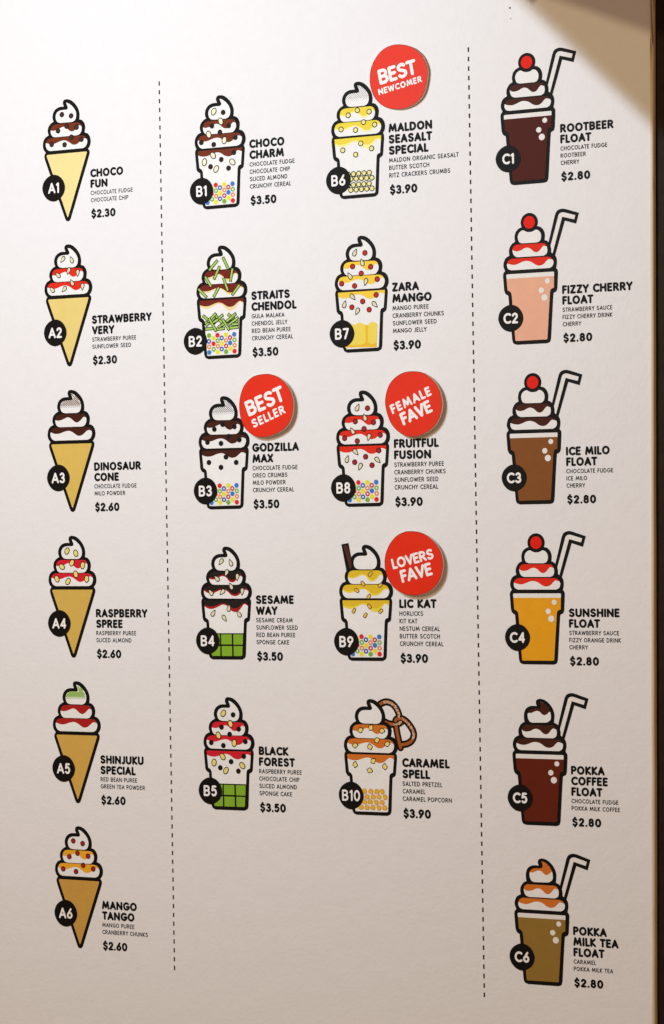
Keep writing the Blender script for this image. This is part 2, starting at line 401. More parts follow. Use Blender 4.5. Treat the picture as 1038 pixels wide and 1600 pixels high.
Q = 934.2
cup_sil = zb_.path([[(940, 880), (962, 915), (967, 960)], [(967, 960), (952, 270+Q)], [(952, 270+Q), (942, 312+Q), (903, 342+Q)], [(903, 342+Q), (896, 400+Q), (884, 860+Q)], [(884, 860+Q), (870, 915+Q), (822, 947+Q)],
                    [(822, 947+Q), (350, 943+Q)], [(350, 943+Q), (302, 915+Q), (280, 860+Q)], [(280, 860+Q), (240, 345+Q)], [(240, 345+Q), (205, 322+Q), (182, 280+Q)], [(182, 280+Q), (160, 960)], [(160, 960), (162, 918), (180, 880)]])
cup_fill = zb_.path([[(205, 934), (208, 926), (216, 923)], [(912, 923), (921, 926), (923, 934)], [(923, 934), (905, 262+Q)], [(905, 262+Q), (868, 280+Q), (853, 312+Q), (850, 360+Q)], [(850, 360+Q), (832, 865+Q)], [(832, 865+Q), (828, 882+Q), (810, 889+Q)],
                     [(810, 889+Q), (352, 888+Q)], [(352, 888+Q), (336, 884+Q), (330, 868+Q)], [(330, 868+Q), (292, 400+Q), (286, 330+Q), (266, 290+Q), (232, 266+Q)], [(232, 266+Q), (205, 934)]])
cup_W = [(922, 990), (880, 968), (850, 965), (810, 995), (760, 1036), (700, 1050), (640, 1030), (580, 986), (515, 968), (440, 985), (370, 1012), (300, 1018), (250, 1008), (212, 992)]
cup_W2 = [(917, 1012), (880, 985), (850, 982), (815, 1030), (765, 1088), (700, 1108), (640, 1078), (580, 1010), (505, 988), (430, 1024), (335, 1058), (260, 1045), (214, 1016)]
cup_top = [[(205, 934), (208, 926), (216, 923)], [(912, 923), (921, 926), (923, 934)]]
cup_sauce = zb_.path(cup_top+[cup_W]); cup_sauce2 = zb_.path(cup_top+[cup_W2])

R = 758.6
c_cherry_c = zc_.pt(422, 183)
c_sil = zc_.path([[(300, 248), (330, 236)], [(515, 236), (560, 248), (600, 290), (617, 350), (612, 415)], [(612, 415), (650, 432), (680, 475), (690, 530), (690, 582)], [(690, 582), (735, 602), (762, 650), (768, 710), (757, 773)],
                  [(757, 773), (776, 798), (781, 830)], [(781, 830), (774, 262+R)], [(774, 262+R), (762, 302+R), (728, 322+R)], [(728, 322+R), (720, 390+R), (695, 880+R)], [(695, 880+R), (682, 928+R), (645, 946+R)],
                  [(645, 946+R), (268, 942+R)], [(268, 942+R), (225, 922+R), (209, 875+R)], [(209, 875+R), (160, 325+R)], [(160, 325+R), (125, 298+R), (108, 252+R)], [(108, 252+R), (94, 830)], [(94, 830), (100, 797), (120, 773)],
                  [(120, 773), (100, 720), (102, 670), (125, 615), (175, 583)], [(175, 583), (168, 540), (175, 490), (205, 440), (245, 415)], [(245, 415), (238, 360), (250, 300), (280, 262), (300, 248)]])
c_straw_sil = zc_.path([[(655, 480), (742, 112)], [(742, 112), (762, 68), (795, 45), (840, 38), (885, 48)], [(885, 48), (1043, 102)], [(1008, 236)], [(866, 190)], [(742, 625)], [(655, 600)]])
c_straw_fill = zc_.path([[(689, 490), (780, 148)], [(780, 148), (790, 112), (815, 88), (850, 84)], [(850, 84), (998, 129)], [(984, 180)], [(834, 138)], [(714, 587)], [(697, 572), (697, 530), (689, 490)]])
c_blob = zc_.path([[(278, 355), (292, 312), (325, 284), (352, 279)], [(352, 279), (385, 298), (425, 305), (468, 298), (497, 279)], [(497, 279), (530, 286), (560, 318), (571, 360), (565, 400), (548, 428), (518, 440)], [(518, 440), (335, 440)], [(335, 440), (303, 428), (285, 398), (278, 355)]])
cm_U = [[(212, 512), (225, 475), (260, 453)], [(260, 453), (595, 453)], [(595, 453), (625, 468), (642, 498)]]
cm_L = [[(642, 498), (649, 545), (637, 588), (600, 610)], [(600, 610), (275, 610)], [(275, 610), (240, 593), (220, 560), (212, 512)]]
cm_W = [(642, 498), (625, 494), (600, 487), (572, 515), (545, 548), (510, 562), (475, 548), (440, 515), (400, 497), (360, 503), (320, 525), (270, 535), (235, 528), (212, 512)]
cl_U = [[(147, 680), (162, 648), (200, 626)], [(200, 626), (655, 626)], [(655, 626), (692, 640), (718, 668)]]
cl_L = [[(718, 668), (726, 700), (712, 745), (675, 768)], [(675, 768), (200, 768)], [(200, 768), (163, 752), (145, 715), (147, 680)]]
cl_W = [(718, 668), (695, 662), (665, 655), (638, 675), (600, 715), (550, 730), (500, 715), (450, 680), (400, 663), (350, 665), (300, 685), (245, 702), (190, 696), (147, 680)]
c_mid, c_low = zc_.path(cm_U+cm_L), zc_.path(cl_U+cl_L)
c_mids, c_lows = zc_.path(cm_U+[cm_W]), zc_.path(cl_U+[cl_W])
c_cup = zc_.path([[(136, 826), (146, 816)], [(724, 816), (733, 824)], [(733, 824), (731, 258+R)], [(731, 258+R), (700, 270+R), (685, 295+R), (681, 335+R)], [(681, 335+R), (650, 880+R)], [(650, 880+R), (647, 893+R), (636, 897+R)], [(636, 897+R), (268, 895+R)], [(268, 895+R), (254, 892+R), (249, 880+R)],
                  [(249, 880+R), (214, 440+R), (203, 320+R), (190, 282+R), (152, 256+R)], [(152, 256+R), (136, 826)]])
c_drink = clip_below(c_cup, zc_.pt(400, 871)[1])
c_bub = [(zc_.pt(650, 168+R), 3.9), (zc_.pt(575, 281+R), 4.2), (zc_.pt(613, 373+R), 4.9)]
d_blob_sil = zd_.path([[(435, 86), (485, 97), (535, 132), (577, 185), (600, 240), (607, 290), (598, 345)], [(598, 345), (262, 345)], [(262, 345), (253, 300), (256, 250), (275, 203), (310, 177), (350, 168), (402, 170)], [(402, 170), (391, 135), (400, 100), (435, 86)]])
d_white = zd_.path([[(434, 122), (475, 132), (525, 178), (556, 235), (566, 290), (560, 330), (530, 356), (500, 363)], [(500, 363), (350, 363)], [(350, 363), (322, 350), (303, 318), (296, 275), (305, 238), (330, 212), (365, 203), (410, 203)], [(410, 203), (440, 196), (448, 165), (434, 122)]])
d_sauce = zd_.path([[(296, 252), (310, 228), (335, 209), (365, 203), (410, 203)], [(410, 203), (440, 196), (448, 165), (434, 122)], [(434, 122), (475, 132), (520, 172), (548, 215), (556, 235)], [(556, 235), (540, 245), (520, 264), (490, 276), (462, 264), (440, 240), (410, 227), (375, 234), (340, 250), (318, 250), (296, 252)]])

TRI = {}
def T(name, polys):
    if name not in TRI: TRI[name] = tri(polys)
    return TRI[name]
ME = {}
def M_(key, name, polys, h, m):
    k = (key, m.name, h)
    if k not in ME: ME[k] = mesh_from(name, [(T(key, polys), h, m)])
    return ME[k]
L1, L2, L3, L4, L5, L6, L7, L8 = [0.3+LAYER*i for i in range(8)]

# colours of the prints
choco = mat('chocolate_print', (70, 28, 14)); choco_lit = mat('chocolate_print_lit', (116, 48, 22)); straw_red = mat('strawberry_print', (226, 44, 20))  # lighter chocolate copy: overexposure of the top row put into the colour
rasp = mat('raspberry_print', (214, 32, 46)); bean = mat('red_bean_print', (172, 30, 24)); mango = mat('mango_print', (240, 172, 44)); mangoy = mat('mango_print_yellow', (248, 208, 66))
butter = mat('butterscotch_print', (238, 214, 66)); butterpale = mat('butterscotch_print_pale', (250, 240, 150)); butterdeep = mat('butterscotch_print_deep', (228, 190, 44))
gula = mat('palm_sugar_print', (118, 32, 20)); cream = mat('cream_print', (240, 218, 158)); sesame = mat('sesame_print', (34, 28, 24)); caramel = mat('caramel_print', (214, 116, 38))
black_ink2 = mat('chip_print', (44, 28, 26)); chip = mat('chip_print_brown', (66, 46, 40)); crumb = mat('crumb_print', (22, 20, 20)); cran = mat('cranberry_print', (200, 36, 34)); crand = mat('cranberry_print_dark', (168, 36, 40))
almond_pale = mat('almond_print_pale', (244, 238, 206)); almond = mat('almond_print', (236, 222, 128)); seedc = mat('seed_print', (228, 222, 190)); cracker = mat('cracker_print', (240, 230, 150))
green = mat('cake_print', (134, 178, 46)); jelly = mat('jelly_stick_print', (168, 206, 96)); popc = mat('popcorn_print', (246, 226, 130)); popg = mat('caramel_popcorn_print', (240, 188, 50)); popl = mat('caramel_line_print', (208, 146, 40))
pretz = mat('pretzel_print', (168, 88, 38)); salt = mat('salt_print', (246, 226, 190)); wafer = mat('wafer_print', (78, 42, 32)); flake = mat('flake_print', (238, 188, 80))
jy = mat('mango_jelly_print', (240, 216, 88)); jd = mat('mango_jelly_print_dark', (240, 190, 46)); cherry = mat('cherry_print', (230, 30, 10))
c_red = mat('ring_print_red', (226, 42, 34)); c_blue = mat('ring_print_blue', (60, 124, 206)); c_navy = mat('ring_print_navy', (40, 84, 176)); c_green = mat('ring_print_green', (120, 180, 50)); c_yel = mat('ring_print_yellow', (236, 224, 50)); c_or = mat('ring_print_orange', (232, 138, 50)); c_dred = mat('ring_print_dark_red', (196, 34, 46))

def badge(parent, c, r, txt, zH):
    """black round code badge; the code is its sub-part"""
    poly = catmull([(c[0]+r*1.0*math.cos(a)*s, c[1]+r*math.sin(a)*s) for a, s in [(math.radians(30*k), 1.0+0.012*math.cos(math.radians(30*k*4+40))) for k in range(12)]], 4, True)
    b = film('code_badge', [poly], L6, INK, parent)
    w = 3.3 if len(txt) < 3 else 3.1; H = zH-w; gap = .13
    wx = .96 if len(txt) < 3 else .90
    tw = text_width(txt, H, w, gap, wx)
    v, f = text_mesh(txt, (c[0]-tw/2, c[1]-zH/2), H, w, gap, 0, wx)
    obj('badge_code', mesh_from('badge_code', [((v, f), L7, TEXTW)]), b)

def halftone(parent, rows_top, m, org_path, y_full, y_end, r0=0.92, sp=3.5):
    xs = [p[0] for p in org_path]; ys = [p[1] for p in org_path]; polys = []
    y = max(ys); j = 0
    V = []; Fc = []
    while y > min(ys):
        x = min(xs)+(sp/2 if j % 2 else 0)
        while x < max(xs):
            if y > y_full: r = r0
            elif y > y_end: r = r0*0.62
            else: r = 0
            if y < y_full and j % 2: pass
            if r and inside((x, y), org_path) and inside((x+r, y), org_path) and inside((x-r, y), org_path):
                b = len(V); V += ell((x, y), r, r, 0, 8); Fc.append(list(range(b, b+8)))
            x += sp
        y -= sp*0.5; j += 1
    o = obj('powder_dots', mesh_from('powder_dots', [((V, Fc), L3, m)]), parent); o['kind'] = 'stuff'

def topping(name, kind, fillm, linem=None):
    """shared mesh of one topping centred on the origin; kinds: almond, seed, dot, outlined, flake, popcorn"""
    key = (name, kind, fillm.name, linem.name if linem else '')
    if key in ME: return ME[key]
    if kind == 'almond': o = ell((0, 0), 4.75, 6.5, 0, 18); i = ell((0, 0), 3.35, 5.0, 0, 18)
    elif kind == 'seed':
        base = [(0, 6.6), (-1.6, 4.4), (-3.2, 0.6), (-3.6, -2.2), (-2.4, -4.8), (0, -5.8), (2.4, -4.8), (3.6, -2.2), (3.2, 0.6), (1.6, 4.4)]
        o = catmull(base, 3, True); o = [(x*1.06, y*1.05) for x, y in o]; i = [(x*.66, y*.73-0.2) for x, y in o]
    elif kind == 'dot': o = ell((0, 0), 4.3, 4.3, 0, 18); i = None
    elif kind == 'berry': o = ell((0, 0), 4.5, 4.5, 0, 18); i = ell((0, 0), 3.15, 3.3, 0, 18)
    elif kind == 'cracker': o = ell((0, 0), 4.5, 4.5, 0, 18); i = ell((0, 0), 3.1, 3.1, 0, 18)
    elif kind == 'flake': o = catmull([(-2.6, 3.2), (0, 4.6), (2.6, 3.2), (2.9, -2.6), (1.4, -4.4), (-1.4, -4.4), (-2.9, -2.6)], 3, True); i = [(x*.68, y*.78) for x, y in o]
    elif kind == 'popcorn':
        o = catmull([(-4.6, 1.6), (-2.0, 4.3), (1.2, 4.6), (3.6, 4.4), (4.6, 1.8), (3.4, 0), (3.6, -2.6), (1.2, -4.4), (-1.6, -4.0), (-3.6, -4.2), (-4.4, -2.0), (-3.6, -.2)], 2, True)
        i = [(x*.72, y*.72) for x, y in o]
    elif kind == 'kernel':
        o = catmull([(-3.6, 2.4), (-1.0, 4.2), (1.6, 3.6), (3.8, 2.0), (4.2, -1.0), (2.2, -3.6), (-.4, -3.4), (-2.8, -3.6), (-4.4, -1.4)], 2, True); i = [(x*.76, y*.76) for x, y in o]
    layers = [(tri([o]), L4, linem or fillm)]
    if i: layers.append((tri([i]), L5, fillm))
    ME[key] = mesh_from(name, layers); return ME[key]

def place(parent, me, name, p, rot=0.0, sc=1.0):
    o = obj(name, me, parent, p); o.rotation_euler = (0, rot, 0)   # +rot leans the top to the right
    o.scale = (sc, 1, sc); return o

def swirl(t, sauce=None, sauce2=None, tip=None):
    obj('soft_serve_top', M_('blobw', 'soft_serve_top', [blob_white], L2, WHITE), t)
    for nm, key, poly in (('soft_serve_tier', 'midw', mid_white), ('soft_serve_tier', 'loww', low_white)):
        tier = obj(nm, M_(key, nm, [poly], L2, WHITE), t)
        a, b = (mid_sauce, mid_sauce2) if key == 'midw' else (low_sauce, low_sauce2)
        if sauce2: obj('sauce_layer', M_(key+'s2', 'sauce_layer', [b], L3-0.04, sauce2), tier)
        if sauce: obj('sauce', M_(key+'s', 'sauce', [a], L3+0.03, sauce), tier)

cone_outline = {}
GA = 'cone pictures in the left column of the menu'; GB = 'cup pictures in the two middle columns of the menu'; GCg = 'tall float pictures in the right column of the menu'
CONE_INK = INK
def cone(px, py, label, code, sauce, conem):
    org = P(px, py); t = thing('cone_picture', label, 'ice cream picture', org, GA)
    obj('outline', M_('conesil', 'outline', [swirl_sil, cone_sil], L1, INK), t)
    obj('wafer_cone', M_('conefill', 'wafer_cone', [cone_fill], L2, conem), t)
    swirl(t, sauce)
    badge(t, za_.pt(265, 505+1153), 21.9, code, 17.6)
    return t, org
def cup(px, py, label, code, sauce, sauce2=None, sh=0.0, dxb=0.0, extra=None):
    org = P(px, py); t = thing('sundae_cup_picture', label, 'ice cream picture', org, GB)
    polys = [swirl_sil, cup_sil]
    obj('outline', M_('cupsil', 'outline', polys, L1, INK), t)
    c = obj('cup', M_('cupfill', 'cup', [cup_fill], L2, WHITE), t)
    if sauce2: obj('sauce_layer', M_('cups2', 'sauce_layer', [cup_sauce2], L3-0.04, sauce2), c)
    if sauce: obj('sauce', M_('cups', 'sauce', [cup_sauce], L3+0.03, sauce), c)
    swirl(t, sauce, sauce2)
    bc = zb_.pt(268, 640+Q)
    badge(t, (bc[0]+dxb, bc[1]), 21.4, code, 17.6)
    return t, org
def add(t, me, name, z, pts):
    for p in pts:
        x, y = p[0], p[1]; rot = math.radians(p[2]) if len(p) == 3 else 0
        if len(p) == 4: rot = math.atan2(p[2], -p[3])      # direction of the pointed end
        place(t, me, name, z.pt(x, y), rot)

cone_m = [mat('wafer_print_%s' % n, c) for n, c in (('cream', (238, 220, 150)), ('pale', (232, 206, 124)), ('straw', (222, 186, 92)), ('gold', (214, 176, 84)), ('amber', (212, 168, 80)), ('tan', (204, 156, 72)))]  # paler towards the top cone: glare near the lamps put into the tint
A_AL = topping('sliced_almond', 'almond', almond, INK); A_ALP = topping('sliced_almond', 'almond', almond_pale, INK)
SEED = topping('sunflower_seed', 'seed', seedc, INK); BERRY = topping('cranberry', 'berry', cran, INK); BERRYD = topping('cranberry', 'berry', crand, INK)
CHIPB = topping('chocolate_chip', 'berry', chip, INK); CHIP = topping('chocolate_chip', 'dot', black_ink2); CRUMB = topping('cookie_crumb', 'dot', crumb)
CRACK = topping('cracker', 'cracker', cracker, INK); FLK = topping('cereal_flake', 'flake', flake, INK); POP = topping('popcorn', 'popcorn', popc, INK); KER = topping('caramel_popcorn', 'kernel', popg, popl)

seed_swirl_dirs = [(-1, 1.3), (-.4, -1), (-.5, 1), (-.1, 1), (-1, -1), (-.5, -1), (-.8, -1), (-1, 1), (-.1, 1)]
t, o = cone(103.6, 155.0, 'printed cone with chocolate fudge and round chips beside CHOCO FUN, badge A1', 'A1', choco_lit, cone_m[0])
z = Zoom(40, 130, 4.718, o); add(t, CHIPB, 'chocolate_chip', z, [(270, 232), (338, 241), (305, 318), (378, 325), (242, 352), (340, 398), (414, 414), (195, 452), (290, 454)])
t, o = cone(106.1, 381.8, 'printed cone with bright red sauce and pale seeds beside STRAWBERRY VERY, badge A2', 'A2', straw_red, cone_m[1])
z = Zoom(40, 360, 4.718, o); add(t, SEED, 'sunflower_seed', z, [(a, b, *d) for (a, b), d in zip([(277, 214), (342, 218), (320, 298), (387, 312), (242, 330), (346, 387), (200, 438), (288, 433), (422, 413)], seed_swirl_dirs)])
t, o = cone(111.0, 609.1, 'printed cone with dark fudge and brown powder dots on its tip, badge A3', 'A3', choco, cone_m[2])
yb = za_.pt(480, 355)[1]; halftone(t, 0, mat('brown_powder_print', (118, 74, 36)), blob_white, yb, yb-4.5, 1.1)
t, o = cone(112.5, 837.0, 'printed cone with raspberry sauce and yellow sliced almonds, badge A4', 'A4', rasp, cone_m[3])
z = Zoom(70, 830, 11.533, o); add(t, A_AL, 'sliced_almond', z, [(407, 358, 28), (565, 397, -20), (495, 570, 28), (690, 615, 12), (315, 640, -58), (565, 775, -20), (225, 858, -25), (425, 905, 35), (762, 860, 5)])
t, o = cone(119.3, 1064.2, 'printed cone with green powder on its tip and dark red sauce, badge A5', 'A5', bean, cone_m[4])
halftone(t, 0, mat('green_tea_print', (140, 184, 50)), blob_white, yb, yb-4.5, 1.35)
t, o = cone(122.7, 1290.9, 'printed cone with orange mango sauce and dark red cranberries, badge A6', 'A6', mango, cone_m[5])
z = Zoom(50, 1275, 4.718, o); add(t, BERRYD, 'cranberry', z, [(307, 183), (376, 203), (338, 274), (278, 299), (416, 296), (380, 363), (233, 389), (327, 409), (454, 390)])

# cereal rings, measured once on the cup B2
B2o = P(345.9, 383.5); zr = Zoom(280, 370, 5.19, B2o)
rings = [(245, 801, 'g', 1), (244, 848, 'n', 0), (245, 892, 'o', 0), (247, 938, 'b', 1), (280, 823, 'y', 1), (281, 867, 'r', 1), (282, 912, 'g', 0), (313, 798, 'r', 1), (315, 843, 'g', 0), (316, 888, 'o', 0), (316, 934, 'y', 1),
         (347, 820, 'n', 0), (348, 865, 'y', 1), (348, 910, 'n', 0), (381, 795, 'y', 1), (382, 840, 'o', 0), (383, 885, 'd', 0), (383, 931, 'g', 1), (415, 817, 'd', 0), (416, 860, 'b', 1), (417, 906, 'y', 1), (449, 791, 'b', 1), (451, 836, 'g', 0), (452, 880, 'o', 0), (452, 927, 'r', 1)]
rcol = dict(g=c_green, n=c_navy, o=c_or, b=c_blue, y=c_yel, r=c_red, d=c_dred)
ringme = {}
for c, m in rcol.items():
    for full in (0, 1):
        if full: ringme[c, 1] = mesh_from('cereal_ring', [(tri([ell((0, 0), 3.9, 3.9, 0, 16)]), L4, m)])
        else:
            V = ell((0, 0), 3.9, 3.9, 0, 16)+ell((0, 0), 1.75, 1.75, 0, 16)
            ringme[c, 0] = mesh_from('cereal_ring', [((V, [[i, (i+1) % 16, 16+(i+1) % 16, 16+i] for i in range(16)]), L4, m)])
def cereal(t):
    for x, y, c, full in rings: place(t, ringme[c, full], 'cereal_ring', zr.pt(x, y))

t, o = cup(343.2, 148.7, 'printed cup with chocolate fudge, pale almonds and cereal rings, badge B1', 'B1', choco_lit); cereal(t)
z = Zoom(280, 130, 5.19, o)
add(t, A_ALP, 'sliced_almond', z, [(283, 231, 28), (340, 310, -20), (242, 417, -20), (369, 463, 10), (277, 586, -38), (208, 641, 10), (434, 639, -45), (303, 696, 30)])
add(t, CHIP, 'chocolate_chip', z, [(359, 237), (268, 347), (404, 345), (333, 398), (458, 440), (182, 482), (283, 498), (446, 562), (344, 619), (257, 678), (403, 689)])

t, o = cup(345.9, 383.5, 'printed cup strewn with green jelly sticks above coloured cereal rings, badge B2', 'B2', gula, cream, dxb=-14.5); cereal(t)
def stick(x1, y1, x2, y2, hh=0.0):
    a, b = zr.pt(x1, y1), zr.pt(x2, y2); dx, dy = b[0]-a[0], b[1]-a[1]; l = math.hypot(dx, dy); ux, uy = dx/l, dy/l; nx, ny = -uy, ux
    def q(e, w): return [(a[0]-ux*e+nx*w, a[1]-uy*e+ny*w), (b[0]+ux*e+nx*w, b[1]+uy*e+ny*w), (b[0]+ux*e-nx*w, b[1]+uy*e-ny*w), (a[0]-ux*e-nx*w, a[1]-uy*e-ny*w)]
    obj('jelly_stick', mesh_from('jelly_stick', [(tri([q(0.6, 2.7)]), L4+hh, INK), (tri([q(-.5, 1.5)]), L4+hh+.02, jelly)]), t)
for s in [(245, 275, 312, 192), (358, 168, 402, 262), (285, 345, 330, 240), (418, 362, 435, 255), (212, 322, 262, 405), (362, 335, 398, 438), (158, 422, 225, 492), (282, 488, 325, 408), (432, 472, 492, 388)]: stick(*s)
for i, s in enumerate([(215, 748, 285, 743), (290, 752, 372, 742), (392, 742, 482, 732), (210, 700, 275, 690), (220, 722, 292, 652), (196, 640, 255, 690), (300, 640, 352, 700), (320, 735, 382, 690), (400, 628, 478, 690), (405, 712, 482, 655), (430, 712, 482, 706), (236, 690, 302, 622), (282, 700, 358, 632), (262, 705, 322, 668), (344, 720, 440, 655), (385, 690, 463, 622), (245, 662, 304, 766), (355, 668, 410, 756)]): stick(*s, hh=.05*(i+1)/1.0*.5)

t, o = cup(349.4, 618.9, 'printed cup with dark fudge and black crumbs left of BEST SELLER, badge B3', 'B3', choco); cereal(t)
z = Zoom(280, 600, 5.19, o); add(t, CRUMB, 'cookie_crumb', z, [(355, 328), (288, 367), (450, 346), (405, 425), (490, 452), (232, 473), (342, 482), (382, 592), (244, 637), (465, 636), (342, 676)])
halftone(t, 0, mat('dark_powder_print', (34, 28, 24)), blob_white, yb, yb-4.5, .85)

def cake(t):
    z = zb_; blk = film('cake_grid', [z.pts([(300, 517+Q), (847, 517+Q), (832, 880+Q), (815, 890+Q), (345, 890+Q), (330, 870+Q)])], L3, INK, t)
    for pl in ([(303, 536+Q), (463, 536+Q), (463, 696+Q), (318, 696+Q)], [(320, 725+Q), (470, 725+Q), (470, 885+Q), (352, 885+Q), (332, 866+Q)], [(485, 536+Q), (655, 536+Q), (658, 697+Q), (487, 697+Q)], [(492, 725+Q), (660, 725+Q), (664, 887+Q), (496, 887+Q)],
               [(680, 536+Q), (838, 536+Q), (834, 702+Q), (683, 702+Q)], [(686, 725+Q), (831, 725+Q), (827, 872+Q), (812, 887+Q), (690, 887+Q)]):
        film('cake_square', [z.pts(pl)], L4, green, t)
t, o = cup(353.0, 853.9, 'printed cup with black sesame sauce over red and green cake squares, badge B4', 'B4', sesame, bean); cake(t)
z = Zoom(290, 840, 5.19, o)
add(t, SEED, 'sunflower_seed', z, [(a, b, *d) for (a, b), d in zip([(291, 195), (369, 205), (335, 285), (422, 318), (257, 332), (372, 396), (208, 445), (302, 440), (462, 436)], seed_swirl_dirs)]+[(354, 572, .2, -1), (227, 614, .7, -1), (436, 621, -.8, -1), (317, 653, .7, 1)])
t, o = cup(357.1, 1089.1, 'printed cup with raspberry sauce, yellow almonds and green cake squares, badge B5', 'B5', rasp); cake(t)
z = Zoom(290, 1075, 5.19, o)
add(t, A_AL, 'sliced_almond', z, [(309, 205, 28), (367, 290, -20), (269, 384, -20), (397, 446, 5), (303, 556, -38), (234, 604, 8), (463, 629, -45), (330, 669, 30)])
add(t, CRUMB, 'chocolate_chip', z, [(388, 217), (294, 317), (433, 333), (360, 375), (487, 434), (211, 442), (309, 466), (474, 554), (372, 597), (284, 646), (431, 674)])

t, o = cup(558.7, 127.6, 'printed cup with butterscotch and rows of crackers, badge B6', 'B6', butter, butterpale)
z = Zoom(500, 60, 4.513, o)
add(t, CRACK, 'cracker', z, [(266, 507), (349, 517), (201, 543), (309, 591), (388, 608), (151, 643), (253, 647), (290, 741), (163, 790), (366, 776), (254, 820)]
    + [(201, 960), (238, 957), (275, 953), (313, 950), (350, 947), (220, 992), (257, 990), (294, 987), (331, 985), (368, 983), (201, 1036), (238, 1033), (275, 1030), (312, 1027), (349, 1023), (220, 1070), (258, 1067), (295, 1064), (332, 1061), (369, 1058)])
halftone(t, 0, mat('salt_dot_print', (140, 136, 134)), blob_white, yb, yb-4.5, .75)

t, o = cup(564.3, 368.2, 'printed cup with yellow mango sauce and mango jelly blocks, badge B7', 'B7', mangoy)
z = Zoom(500, 350, 4.513, o)
seedp = lambda l: [(a, b, *d) for (a, b), d in zip(l, [(.5, -1), (-.3, -1), (-.6, -1), (-.3, 1), (.9, 1), (.3, -1), (1, 1), (-.5, 1)])]
add(t, SEED, 'sunflower_seed', z, seedp([(248, 203), (300, 272), (213, 368), (325, 407), (232, 514), (175, 568), (388, 567), (266, 615)]))
add(t, BERRY, 'cranberry', z, [(319, 204), (232, 300), (359, 302), (293, 349), (406, 389), (155, 421), (246, 437), (398, 500), (303, 546), (227, 587), (349, 604)])
film('jelly_back', [z.path([[(160, 716), (200, 712)], [(405, 712)], [(403, 868)], [(180, 872)], [(168, 850)]])], L3, jd, t)
film('jelly_block', [z.path([[(165, 720), (215, 706), (245, 710), (262, 704), (280, 696), (305, 702), (322, 712)], [(324, 722), (326, 835)], [(310, 850), (275, 852), (245, 856), (185, 850)]], 4)], L4, jy, t)
film('jelly_block', [z.path([[(342, 722), (350, 700), (378, 690), (400, 700), (406, 706)], [(404, 840)], [(375, 848), (350, 842), (342, 830)]], 4)], L4, jy, t)

t, o = cup(566.5, 609.9, 'printed cup with red sauce, seeds and cereal rings beside FEMALE FAVE', 'B8', straw_red); cereal(t)
z = Zoom(500, 570, 4.513, o)
add(t, SEED, 'sunflower_seed', z, seedp([(266, 303), (319, 373), (232, 468), (347, 508), (253, 614), (194, 666), (408, 671), (286, 717)]))
add(t, BERRYD, 'cranberry', z, [(337, 306), (251, 400), (379, 406), (313, 452), (427, 495), (176, 518), (265, 538), (417, 604), (324, 648), (247, 687), (369, 708)])

t, o = cup(571.3, 851.0, 'printed cup with a brown wafer stick beside its tip and yellow sauce, badge B9', 'B9', butterdeep, butter); cereal(t)
z = Zoom(500, 820, 4.513, o)
ws = film('wafer_stick', [z.pts([(152, 138), (202, 128), (236, 300), (236, 340), (190, 340)])], L1-.08, INK, t)
film('wafer_face', [z.pts([(166, 148), (193, 142), (221, 240), (225, 300), (212, 312)])], L1+.08, wafer, ws).name = 'wafer_face'
add(t, FLK, 'cereal_flake', z, [(357, 347, 45), (305, 414, -40), (427, 426, 50), (262, 463, -55), (347, 505, 40), (351, 575, -35), (242, 606, 35), (322, 638, 35), (431, 609, 50)])

t, o = cup(578.7, 1092.1, 'printed cup with caramel sauce, popcorn and a salted pretzel behind its tip, badge B10', 'B10', caramel)
z = Zoom(530, 1080, 7.985, o)
ropes = [[(470, 215), (510, 165), (560, 138), (610, 135), (665, 158), (712, 210), (745, 280), (752, 330)], [(560, 375), (610, 402), (670, 412), (730, 408), (775, 385)], [(712, 430), (722, 500), (745, 610), (768, 705)],
         [(705, 370), (720, 348), (775, 342), (830, 368), (885, 430), (925, 500), (932, 560), (905, 620), (850, 655), (780, 668)]]
cl = [catmull(z.pts(r), 5) for r in ropes]
W1, W2 = 11.4, 4.9
pb = film('pretzel', stroke(cl, W1), L1-.1, INK, t)
for i, (c_, nm) in enumerate(zip(cl, 'abcd')):
    obj('pretzel_rope', mesh_from('pretzel_rope', [(tri(stroke([c_], W2)), L1-.08+(0.0 if i != 3 else .06), pretz)]), pb)
# rope crossing outlines and salt
obj('rope_outline', mesh_from('rope_outline', [(tri(stroke([cl[3][:14]], W1-2.4)), L1-.05, INK)]), pb)
V = []; Fc = []; rr = random.Random(5)
for c_, rng in ((cl[0], (10, 33)), (cl[1], (12, 20)), (cl[3], (12, 33))):
    for i in range(rng[0], min(rng[1], len(c_)-1)):
        for k in range(3):
            f = rr.random(); x = c_[i][0]+(c_[i+1][0]-c_[i][0])*f+rr.uniform(-1.7, 1.7); y = c_[i][1]+(c_[i+1][1]-c_[i][1])*f+rr.uniform(-1.7, 1.7)
            b = len(V); V += ell((x, y), .78, .78, 0, 6); Fc.append(list(range(b, b+6)))
so = obj('salt_grains', mesh_from('salt_grains', [((V, Fc), L1+.02, salt)]), pb); so['kind'] = 'stuff'
z = Zoom(510, 1075, 4.513, o); pr = [20, -15, 50, 15, 35, -60, 30, 10, -40, -50, 60]
add(t, POP, 'popcorn', z, [(a, b, r) for (a, b), r in zip([(243, 298), (317, 280), (394, 302), (360, 369), (205, 405), (310, 415), (431, 395), (333, 515), (206, 540), (415, 555), (308, 582)], pr)])
z = Zoom(530, 1200, 9.436, o)
for i, (x, y) in enumerate([(380, 342), (472, 345), (560, 348), (638, 350), (338, 420), (418, 425), (507, 425), (592, 427), (682, 432), (382, 500), (463, 497), (552, 507), (638, 508), (330, 577), (418, 582), (503, 583), (592, 587), (678, 588)]):
    place(t, KER, 'caramel_popcorn', z.pt(x, y), math.radians([70, 10, 0, 60, 20, -10, 0, 15][i % 8]))

